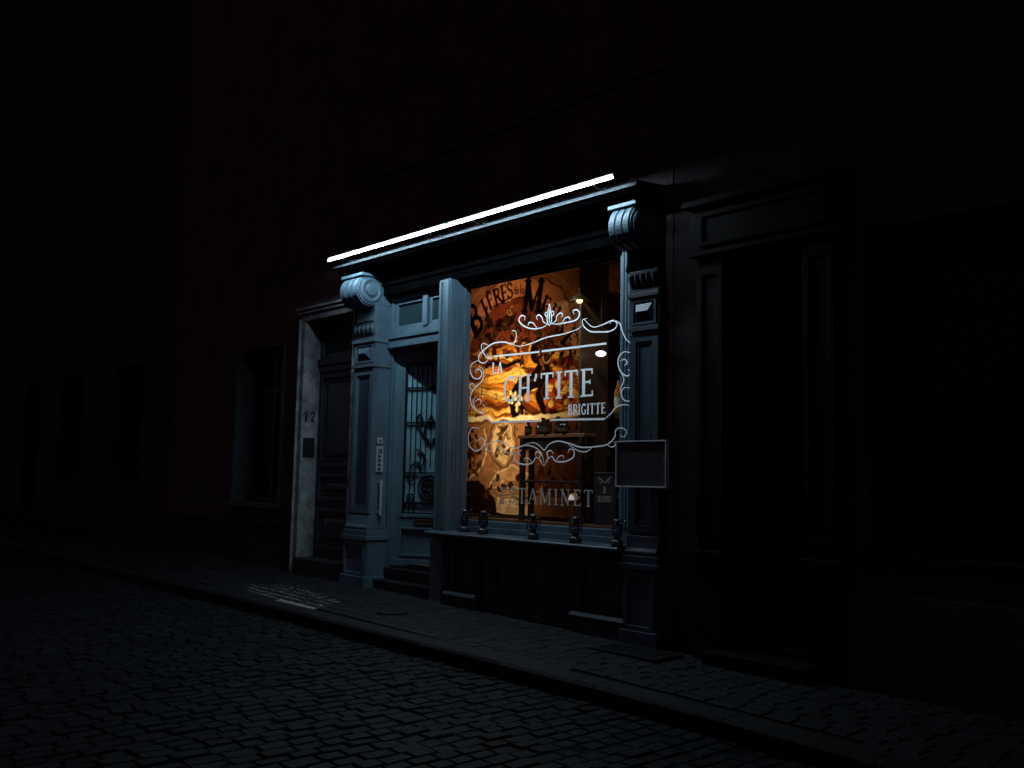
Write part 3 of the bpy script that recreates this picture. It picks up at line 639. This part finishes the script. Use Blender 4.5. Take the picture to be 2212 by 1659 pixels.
# ------------------------------------------------------------------ mural panel: generic decorative print, backlit by added lamps in an unseen box
YP=.5
PX0=-7.90; PX1=at(1252,800,YP).x; PZ1=at(1012,570,YP).z; PZ0=at(1010,1106,YP).z
NX=200; NZ=int(NX*(PZ1-PZ0)/(PX1-PX0))
gx=np.linspace(PX0,PX1,NX); gz=np.linspace(PZ0,PZ1,NZ); GX,GZ=np.meshgrid(gx,gz)
def snoise(n,seed):
    r=np.random.RandomState(seed); a=r.randn(n*2,n); xi=np.linspace(0,n-1.001,NX); zi=np.linspace(0,2*n-1.001,NZ)
    x0i=xi.astype(int); z0i=zi.astype(int); fx=xi-x0i; fz=(zi-z0i)[:,None]; fx=fx*fx*(3-2*fx); fz=fz*fz*(3-2*fz)
    return (a[z0i][:,x0i]*(1-fx)+a[z0i][:,x0i+1]*fx)*(1-fz)+(a[z0i+1][:,x0i]*(1-fx)+a[z0i+1][:,x0i+1]*fx)*fz
TX_,TZ_=GX.copy(),GZ.copy()
img=np.zeros((NZ,NX,3))
def rgb(c): return np.array([s2l(v) for v in c])
PW=lambda px,py:(at(px,py,YP).x,at(px,py,YP).z)
def put(mask,c,a=1.0):
    m=(np.clip(mask,0,1)*a)[...,None]; img[:]=img*(1-m)+rgb(c)*m
PXL=(PX1-PX0)/NX
def dseg(pts,closed=False):
    d=np.full(GX.shape,9.0); k=len(pts)
    for i in range(k if closed else k-1):
        (ax,az),(bx,bz)=pts[i],pts[(i+1)%k]; vx,vz=bx-ax,bz-az; l=vx*vx+vz*vz+1e-12
        t=np.clip(((GX-ax)*vx+(GZ-az)*vz)/l,0,1); d=np.minimum(d,np.hypot(GX-ax-t*vx,GZ-az-t*vz))
    return d
def inside(pts):
    r=np.zeros(GX.shape,bool); k=len(pts)
    for i in range(k):
        (ax,az),(bx,bz)=pts[i],pts[(i+1)%k]
        c=(az>GZ)!=(bz>GZ); xx=(bx-ax)*(GZ-az)/((bz-az) if abs(bz-az)>1e-9 else 1e-9)+ax
        r^=c&(GX<xx)
    return r
INK=(16,8,6)
def stroke(pp,wd,c,n=5):
    p=[PW(*q) for q in (smooth(pp,n) if n else pp)]; put((wd/2-dseg(p))/PXL+.5,c)
def blob(pp,c,ow=.012,ink=INK,raw=False):
    p=pp if raw else [PW(*q) for q in smooth(pp,5,True)]; put(inside(p).astype(float),c)
    if ow: put((ow/2-dseg(p,True))/PXL+.5,ink)
def ell(px,py,rx,ry,c,ow=.012,rot=0,ink=INK):
    x,z=PW(px,py); p=[]
    for i in range(20):
        a=2*math.pi*i/20; u,v=rx*.00695*math.cos(a),ry*.0049*math.sin(a); p.append((x+u*math.cos(rot)-v*math.sin(rot),z+u*math.sin(rot)+v*math.cos(rot)))
    blob(p,c,ow,ink,True)
def leaf(x,z,l,wd,an,c,ow=.006):
    p=[]
    for t,s in [(0,0),(.25,.8),(.55,1),(.8,.55),(1,0),(.8,-.55),(.55,-1),(.25,-.8)]: p.append((x+l*t*math.cos(an)-wd*s*math.sin(an),z+l*t*math.sin(an)+wd*s*math.cos(an)))
    blob(p,c,ow,INK,True); put((.003-dseg([(x,z),(x+l*.9*math.cos(an),z+l*.9*math.sin(an))]))/PXL+.5,INK)
rng=random.Random(11)
# hand-drawn wobble: shapes are painted on slightly warped coordinates
GX=TX_+.012*snoise(14,1)+.006*snoise(34,3); GZ=TZ_+.012*snoise(14,2)+.006*snoise(34,4)
t=((TZ_-PZ0)/(PZ1-PZ0))[...,None]
img[:]=rgb((170,112,70))*(1-t)+rgb((150,92,60))*t
arch=[(996,905),(998,800),(1006,735),(1024,680),(1056,628),(1100,602),(1142,596),(1184,606),(1218,636),(1240,690),(1250,780),(1250,905)]
arch_in=[(998,905),(1000,815),(1010,765),(1034,715),(1064,672),(1100,650),(1140,645),(1176,664),(1206,700),(1226,745),(1236,800),(1238,905)]
blob([PW(*q) for q in smooth(arch,6)],(190,118,74),.014,(60,28,16),True)
blob([PW(*q) for q in smooth(arch_in,6)],(112,50,30),.012,INK,True)
stroke([(1000,720),(1020,655),(1055,605),(1100,585),(1145,580),(1190,588),(1225,615),(1246,660)],.008,(206,154,108))
# warm field: flowing amber bands with ink contours, sweeping from left to right
blob([(998,905),(1000,800),(1035,765),(1080,752),(1150,748),(1210,760),(1238,790),(1240,905)],(166,92,30),0)
AMB=[(222,156,62),(196,120,36),(230,178,92),(120,54,22),(210,136,48),(84,36,16),(226,166,76)]
for k in range(15):
    y=758+k*10.5; ph_=k*1.1
    pts=[(992+i*22,y+13*math.sin(i*.8+ph_)+5*math.sin(i*1.9+k)) for i in range(13)]
    stroke(pts,.056+.022*math.sin(k*2.3),AMB[k%7]); stroke([(a_,b_+6) for a_,b_ in pts],.009,INK); stroke([(a_,b_-2) for a_,b_ in pts],.005,(96,46,20))
# three dark sweeping ribbons across the amber field
for (pts,wd) in (([(1128,905),(1112,870),(1128,835),(1160,815),(1176,785),(1160,760)],.19),([(1200,905),(1176,880),(1168,850),(1184,820)],.13),([(1040,800),(1064,782),(1092,790),(1120,778)],.06)):
    stroke(pts,wd,(14,7,5),8)
    stroke([(a_+3,b_-6) for a_,b_ in pts],.007,(110,50,22),8)
for k in range(8):
    stroke([(996+k*5,905),(994+k*6,870),(1006+k*5,835),(996+k*6,800),(1010+k*4,770)],.011,[(44,18,10),(70,28,14),(26,12,8)][k%3])
# pale scrolling blossom and dark red curls
for k in range(12):
    a=2*math.pi*k/12+rng.uniform(-.2,.2); x,z=PW(1112+rng.uniform(-8,8),864+rng.uniform(-10,10)); leaf(x,z,rng.uniform(.05,.12),.022,a,rng.choice([(244,216,160),(232,196,130),(246,228,186)]),.005)
for (cx_,cy_,rr) in ((1206,832,17),(1190,872,19),(1224,868,16),(1231,812,14),(1222,786,12)):
    for k in range(9):
        a=2*math.pi*k/9+rng.uniform(-.3,.3); x,z=PW(cx_+rng.uniform(-5,5),cy_+rng.uniform(-5,5)); leaf(x,z,rr*.0062*rng.uniform(.7,1.2),.03,a,rng.choice([(166,44,22),(190,76,34),(120,30,16),(210,108,48)]),.006)
    ell(cx_,cy_,rr*.34,rr*.4,rng.choice([(236,184,90),(220,156,70)]),.006,rng.uniform(0,1))
# leaf garland under the arch
for k in range(110):
    px=rng.uniform(1030,1200); py=712+rng.gauss(0,24)+abs(px-1115)*.3
    x,z=PW(px,py); leaf(x,z,rng.uniform(.06,.13),rng.uniform(.02,.036),rng.uniform(0,6.28),rng.choice([(54,26,16),(80,40,24),(62,48,28),(110,56,32),(36,18,12),(140,88,50)]))
for k in range(34):
    px=rng.uniform(1165,1240); py=rng.uniform(725,795); x,z=PW(px,py); leaf(x,z,rng.uniform(.05,.1),.022,rng.uniform(3.6,5.8),rng.choice([(84,40,22),(140,88,46),(50,24,14)]))
# lower half: scrolls and foliage on tan
blob([PW(994,905),PW(1250,896),PW(1250,1125),PW(994,1115)],(138,92,58),0,INK,True)
stroke([(994,908),(1060,906),(1130,902),(1250,896)],.05,(236,212,168),0); stroke([(994,917),(1060,915),(1130,911),(1250,905)],.008,INK,0); stroke([(994,897),(1060,896),(1130,892),(1250,885)],.008,INK,0)
ell(1086,955,30,50,(150,108,70),.014); ell(1086,955,25,43,(204,170,120),.006)
for k in range(22):
    x,z=PW(1086+rng.uniform(-14,14),rng.uniform(925,990)); leaf(x,z,rng.uniform(.06,.13),.022,rng.uniform(0,6.28),rng.choice([(120,86,48),(84,54,30),(170,128,80),(206,176,128)]),.005)
stroke([(1046,930),(1050,975),(1040,1010),(1016,1030),(996,1028)],.022,(214,182,136)); stroke([(1010,965),(1024,960),(1032,980),(1022,998),(1012,985)],.010,(120,60,32))
for k in range(44):
    x,z=PW(rng.uniform(998,1040),rng.uniform(930,1020)); leaf(x,z,.08,.02,rng.uniform(0,6.28),rng.choice([(76,36,22),(100,58,34),(50,26,16),(34,16,12)]),.004)
ell(1104,1060,48,46,(170,126,82),.016,0,(216,186,142))
for k in range(9): stroke([(1062,1040+k*5),(1085,1034+k*6),(1110,1042+k*4),(1146,1036+k*5)],.010,[(80,48,30),(120,82,52),(48,28,20),(176,140,94)][k%4])
for k in range(8): ell(rng.uniform(1070,1140),rng.uniform(1030,1060),5,7,rng.choice([(74,46,30),(50,28,20),(190,156,108)]),.004)
blob([(996,1115),(1000,1050),(1030,1036),(1052,1060),(1070,1090),(1078,1118)],(30,15,12),.01)
for k in range(14): x,z=PW(rng.uniform(1004,1060),rng.uniform(1055,1105)); leaf(x,z,.09,.022,rng.uniform(0,6.28),rng.choice([(60,28,16),(40,20,14),(90,48,28)]),.004)
blob([PW(1146,912),PW(1250,905),PW(1250,1078),PW(1146,1072)],(96,54,30),0,INK,True)
for k in range(26): x,z=PW(rng.uniform(1150,1246),rng.uniform(915,1072)); leaf(x,z,rng.uniform(.06,.12),.024,rng.uniform(0,6.28),rng.choice([(70,36,22),(124,74,40),(52,26,16)]),.004)
blob([PW(1072,1074),PW(1142,1077),PW(1142,1126),PW(1072,1110)],(220,188,144),.01,INK,True)
for k in range(90):
    px,py=rng.uniform(1000,1245),rng.uniform(640,1070); r=rng.uniform(5,12); a0=rng.uniform(0,6.28)
    stroke([(px+r*math.cos(a0+j*.7)*(1-j*.1),py+r*1.2*math.sin(a0+j*.7)*(1-j*.1)) for j in range(6)],.006,rng.choice([INK,INK,(60,24,12),(222,176,110)]),3)
GX,GZ=TX_,TZ_
def letters(ch,px,py,h,rot=0,c=INK,wt=1.15,sx=1.0):
    x,z=PW(px,py); H=h*.0049; wd,ss=FONT[ch]
    for p,q in ss:
        P=[]
        for (u,v) in p:
            a,b=(u-wd/2)*H*sx,(v-.5)*H; P.append((x+a*math.cos(rot)-b*math.sin(rot),z+a*math.sin(rot)+b*math.cos(rot)))
        put((q*H*wt/2-dseg(P))/PXL+.5,c)
for ch,px,py,h,rt in (('B',1025,690,72,.5),('I',1046,664,38,.55),('È',1059,650,36,.45),('R',1074,640,37,.35),('E',1089,633,36,.25),('S',1101,628,34,.18),('d',1113,626,17,.1),('e',1118,627,17,.1),('l',1125,622,17,0),('a',1129,625,17,0),('M',1152,640,66,-.15),('E',1178,662,40,-.45),('U',1197,680,40,-.6),('S',1214,704,38,-.8),('E',1230,730,40,-.95)):
    letters(ch,px,py,h,rt,(10,5,4),1.35,1.05 if h>20 else 1.3)
for i,ch in enumerate('IMP. F. CHAMPEN'):
    if ch!=' ': letters(ch,1080+i*4.2,1084+i*.1,9,0,INK,1.0,1.5)
img*=(1+.12*np.random.randn(NZ,NX,1)+.18*snoise(24,7)[...,None]); img=np.clip(img,.002,1)
me=bpy.data.meshes.new('sheet')
vs=np.stack([GX.ravel(),np.full(GX.size,YP),GZ.ravel()],1); base=Vector(((PX0+PX1)/2,YP,.3))
idx=np.arange(NX*NZ).reshape(NZ,NX); fs=np.stack([idx[:-1,:-1],idx[:-1,1:],idx[1:,1:],idx[1:,:-1]],-1).reshape(-1,4)
me.from_pydata((vs-np.array(base)).tolist(),[],fs.tolist())
ca=me.color_attributes.new('print','FLOAT_COLOR','POINT'); ca.data.foreach_set('color',np.concatenate([img.reshape(-1,3),np.ones((NX*NZ,1))],1).astype(np.float32).ravel())
m=bpy.data.materials.new('backlit_print'); m.use_nodes=True; nt=m.node_tree; nt.nodes.remove(nt.nodes['Principled BSDF'])
an=nt.nodes.new('ShaderNodeAttribute'); an.attribute_name='print'
tr=nt.nodes.new('ShaderNodeBsdfTranslucent'); df=nt.nodes.new('ShaderNodeBsdfDiffuse'); mx=nt.nodes.new('ShaderNodeMixShader'); mx.inputs[0].default_value=.08
nt.links.new(an.outputs['Color'],tr.inputs[0]); nt.links.new(an.outputs['Color'],df.inputs[0]); nt.links.new(tr.outputs[0],mx.inputs[1]); nt.links.new(df.outputs[0],mx.inputs[2]); nt.links.new(mx.outputs[0],nt.nodes['Material Output'].inputs[0])
me.materials.append(m)
mu=thing('mural_panel','large glowing amber poster with swirling ornament and arched lettering inside the window','poster',tuple(base))
so_=bpy.data.objects.new('sheet',me); COL.objects.link(so_); so_.parent=mu; WO[so_.name]=base
YB=.88
q=MB(); q.box(PX0-.03,PX0,.49,YB,.3,3.42); q.box(PX1,PX1+.02,.49,YB,.3,3.42); q.box(PX0,PX1,.505,YB,PZ0-.03,PZ0); q.box(PX0,PX1,.505,YB,PZ1,PZ1+.03); q.box(PX0,PX1,YB-.02,YB,PZ0+.001,PZ1-.001); q.build('added_light_box',M['wood'],mu)  # unseen box added to keep the backlight out of the room
def lamp(name,loc,en,col,rad,parent=None):
    l=bpy.data.lights.new(name,'POINT'); l.energy=en; l.color=col; l.shadow_soft_size=rad
    o=bpy.data.objects.new(name,l); COL.objects.link(o); o.location=loc; return o
def panel(name,px,py,sx,sz,en,col):
    q=PW(px,py); l=bpy.data.lights.new(name,'AREA'); l.shape='ELLIPSE'; l.size=sx; l.size_y=sz; l.energy=en; l.color=col
    o=bpy.data.objects.new(name,l); COL.objects.link(o); o.location=(q[0],YB-.03,q[1]); o.rotation_euler=(R(-90),0,0); return o
panel('added_backlight',1118,832,.9,.85,7.2,(1,.75,.38)); panel('added_backlight',1090,985,.8,.8,2.7,(1,.78,.50)); panel('added_backlight',1090,660,.9,.6,1.8,(1,.68,.40))  # hidden lamps added behind the sheet to make the print glow
# ------------------------------------------------------------------ things in the window and the room
zl=.86
ledge=MB().box(XQ1+.02,XR0-.02,.285,.47,zl-.04,zl); ledge.box(XQ1+.02,XR0-.02,.285,.31,.3,zl-.041); ledge.build('window_ledge',M['wood'],shop,.004)
sx0,sx1=at(1130,930,.38).x,at(1275,930,.38).x; szt=at(1200,938,.34).z
ts=thing('display_stand','tall wooden stand inside the window with jars along its top','stand',((sx0+sx1)/2,.385,zl))
MB().box(sx0,sx1,.305,.465,szt-.035,szt).build('top',M['woodlite'],ts,.005)
for xx in (sx0+.06,sx1-.06):
    for yy in (.325,.445): MB().box(xx-.028,xx+.028,yy-.018,yy+.018,zl,szt-.036).build('leg',M['table'],ts,.004)
q=MB().box(sx0+.03,sx1-.03,.31,.46,1.22,1.245); q.build('shelf',M['table'],ts,.004)
q=MB().box(sx0+.08,sx1-.08,.318,.335,szt-.15,szt-.037); q.build('apron',M['table'],ts,.004)
names=['leftmost','second','third','fourth','fifth','sixth','rightmost']
for i in range(7):
    px=1146+i*13.5; x=at(px,930,.36).x; yy=.36+.03*((i*2)%3-1); h=[.13,.12,.16,.14,.17,.13,.12][i]; r=.036
    b=thing('jar','%s dark jar %s on the tall stand in the window'%(names[i],'in the row' if i in(0,6) else 'from the left'),'jar',(x,yy,szt),'jars on the tall stand')
    MB().lathe([(r*.9,0),(r,.006),(r,h*.62),(r*.5,h*.78),(r*.45,h*.9)],(x,yy,szt),16).build('body',M['bottle'],b,smooth=True)
    MB().lathe([(r*.55,h*.902),(r*.58,h*.92),(r*.58,h),(r*.4,h*1.03)],(x,yy,szt),14).build('lid',M['brass'],b,smooth=True)
    MB().lathe([(r*1.02,h*.18),(r*1.02,h*.5)],(x,yy,szt),16).build('label',M['wood'],b,smooth=True)
# plaque
a=at(1283,1020,.30);b=at(1330,1108,.30)
pq=thing('plaque','dark plaque with a leaf motif behind the glass at lower right','sign',((a.x+b.x)/2,.31,zl))
MB().box(a.x,b.x,.30,.318,zl,a.z).build('board',M['plaque'],pq,.003)
mpq=lambda u,v,o:Vector((u,.298-o,v)); zc=at(1306,1064,.3).z
q=MB(); text_on(q,'BON',mpq,a.x+.14,b.x-.14,zc-.01,zc+.05,.12); q.build('lettering',M['dullgold'],pq)
q=MB(); text_on(q,'SECOURS',mpq,a.x+.05,b.x-.05,zc-.085,zc-.03,.1); q.build('lettering',M['dullgold'],pq)
q=MB(); xm=(a.x+b.x)/2
for s in (-1,1):
    for k in range(3): q.ribbon(smooth([(xm,zc+.08),(xm+s*(.02+.015*k),zc+.10+.012*k),(xm+s*(.05+.015*k),zc+.085+.025*k),(xm+s*(.04+.015*k),zc+.075+.025*k)],4),.008,mpq,k*.0004+(s+1)*.0006,True)
q.build('leaf_motif',M['dullgold'],pq)
# small table lamp on the ledge
x=at(1240,1048,.38).x; tb=thing('table_lamp','small warm table lamp glowing low behind the glass','lamp',(x,.38,zl))
MB().lathe([(.05,0),(.05,.012),(.014,.02),(.012,.22)],(x,.38,zl),14).build('base',M['brass'],tb,smooth=True)
sh=MB(); sh.lathe([(.055,.21),(.034,.27)],(x,.38,zl),18); sh.build('lamp_shade',emis('glowing_shade',(1,.50,.14),.16),tb,smooth=True)
# pendant
q=at(1252,650,.40); pd=thing('pendant_lamp','wide warm pendant lamp hanging near the top of the shop window','lamp',(q.x,q.y,3.44))
MB().tube([(q.x,q.y,q.z+.07),(q.x,q.y,3.44)],.005,6).build('cord',M['iron'],pd)
MB().lathe([(.015,.07),(.03,.06),(.065,.03),(.094,.0),(.097,-.006),(.092,-.006),(.06,.026),(.0,.05)],(q.x,q.y,q.z),22).build('lamp_shade',M['brass'],pd,smooth=True)
MB().lathe([(.0,-.022),(.02,-.018),(.03,0),(.022,.018),(.01,.03)],(q.x,q.y,q.z),12).build('bulb',M['warm'],pd,smooth=True)
q=at(1298,764,.62); pd=thing('globe_lamp','small pale white lamp hanging in the dark right side of the window','lamp',(q.x,q.y,3.44))
MB().tube([(q.x,q.y,q.z+.03),(q.x,q.y,3.44)],.004,6).build('cord',M['iron'],pd)
MB().lathe([(.05*math.sin(R(a)),-.028*math.cos(R(a))) for a in range(0,181,15)],(q.x,q.y,q.z),16).build('globe',M['coldbulb'],pd,smooth=True)
# shelf cabinet with bottles
cx0,cx1=-7.95,-6.75; cy=2.5
cb=thing('bottle_cabinet','dark open cabinet of bottles at the back of the room','cabinet',((cx0+cx1)/2,cy+.15,.3))
MB().box(cx0,cx1,cy+.28,cy+.3,.3,2.55).build('back_panel',M['wood'],cb)
for xx in (cx0,cx1-.03): MB().box(xx,xx+.03,cy,cy+.279,.3,2.55).build('side_panel',M['wood'],cb)
for zz in (.5,1.0,1.5,1.95,2.52): MB().box(cx0+.031,cx1-.031,cy,cy+.278,zz-.03,zz).build('shelf',M['wood'],cb)
p0=None
for zz in (1.0,1.5,1.95):
    for k in range(8):
        if p0 is None:
            p0=thing('bottle','dark bottle standing on the shelves of the cabinet at the back of the room','bottle',(0,0,0),'bottles in the back cabinet')
            MB().lathe([(.034,0),(.036,.01),(.036,.17),(.014,.23),(.013,.29)],(0,0,0),12).build('body',M['bottle'],p0,smooth=True); MB().lathe([(.0365,.05),(.0365,.12)],(0,0,0),12).build('label',M['paper'],p0,smooth=True); MB().lathe([(.015,.291),(.015,.305)],(0,0,0),10).build('cap',M['brass'],p0,smooth=True)
            o=p0
        else: o=dup(p0)
        o.location=(cx0+.1+k*.14+random.uniform(-.02,.02),cy+.12+random.uniform(-.04,.04),zz)
q=at(1336,858,.36)
ab=thing('bottle','amber orange bottle at the right edge of the shop window','bottle',(q.x,.36,q.z-.13))
MB().lathe([(.036,0),(.038,.01),(.038,.18),(.014,.24),(.013,.28)],(q.x,.36,q.z-.13),14).build('body',M['amberb'],ab,smooth=True); MB().lathe([(.039,.05),(.039,.13)],(q.x,.36,q.z-.13),14).build('label',M['paper'],ab,smooth=True)
ws_=thing('bottle_shelf','narrow upright shelf inside the right edge of the window','shelf',(q.x,.38,zl))
MB().box(q.x-.06,q.x+.3,.31,.45,q.z-.15,q.z-.131).build('board',M['wood'],ws_); MB().box(q.x+.12,q.x+.3,.32,.44,zl,q.z-.151).build('support',M['wood'],ws_)
lamp('room_light',(-6.2,1.7,3.05),4,(1,.5,.18),.08)
lamp('room_light',(-5.45,.6,2.6),.3,(1,.6,.3),.05)
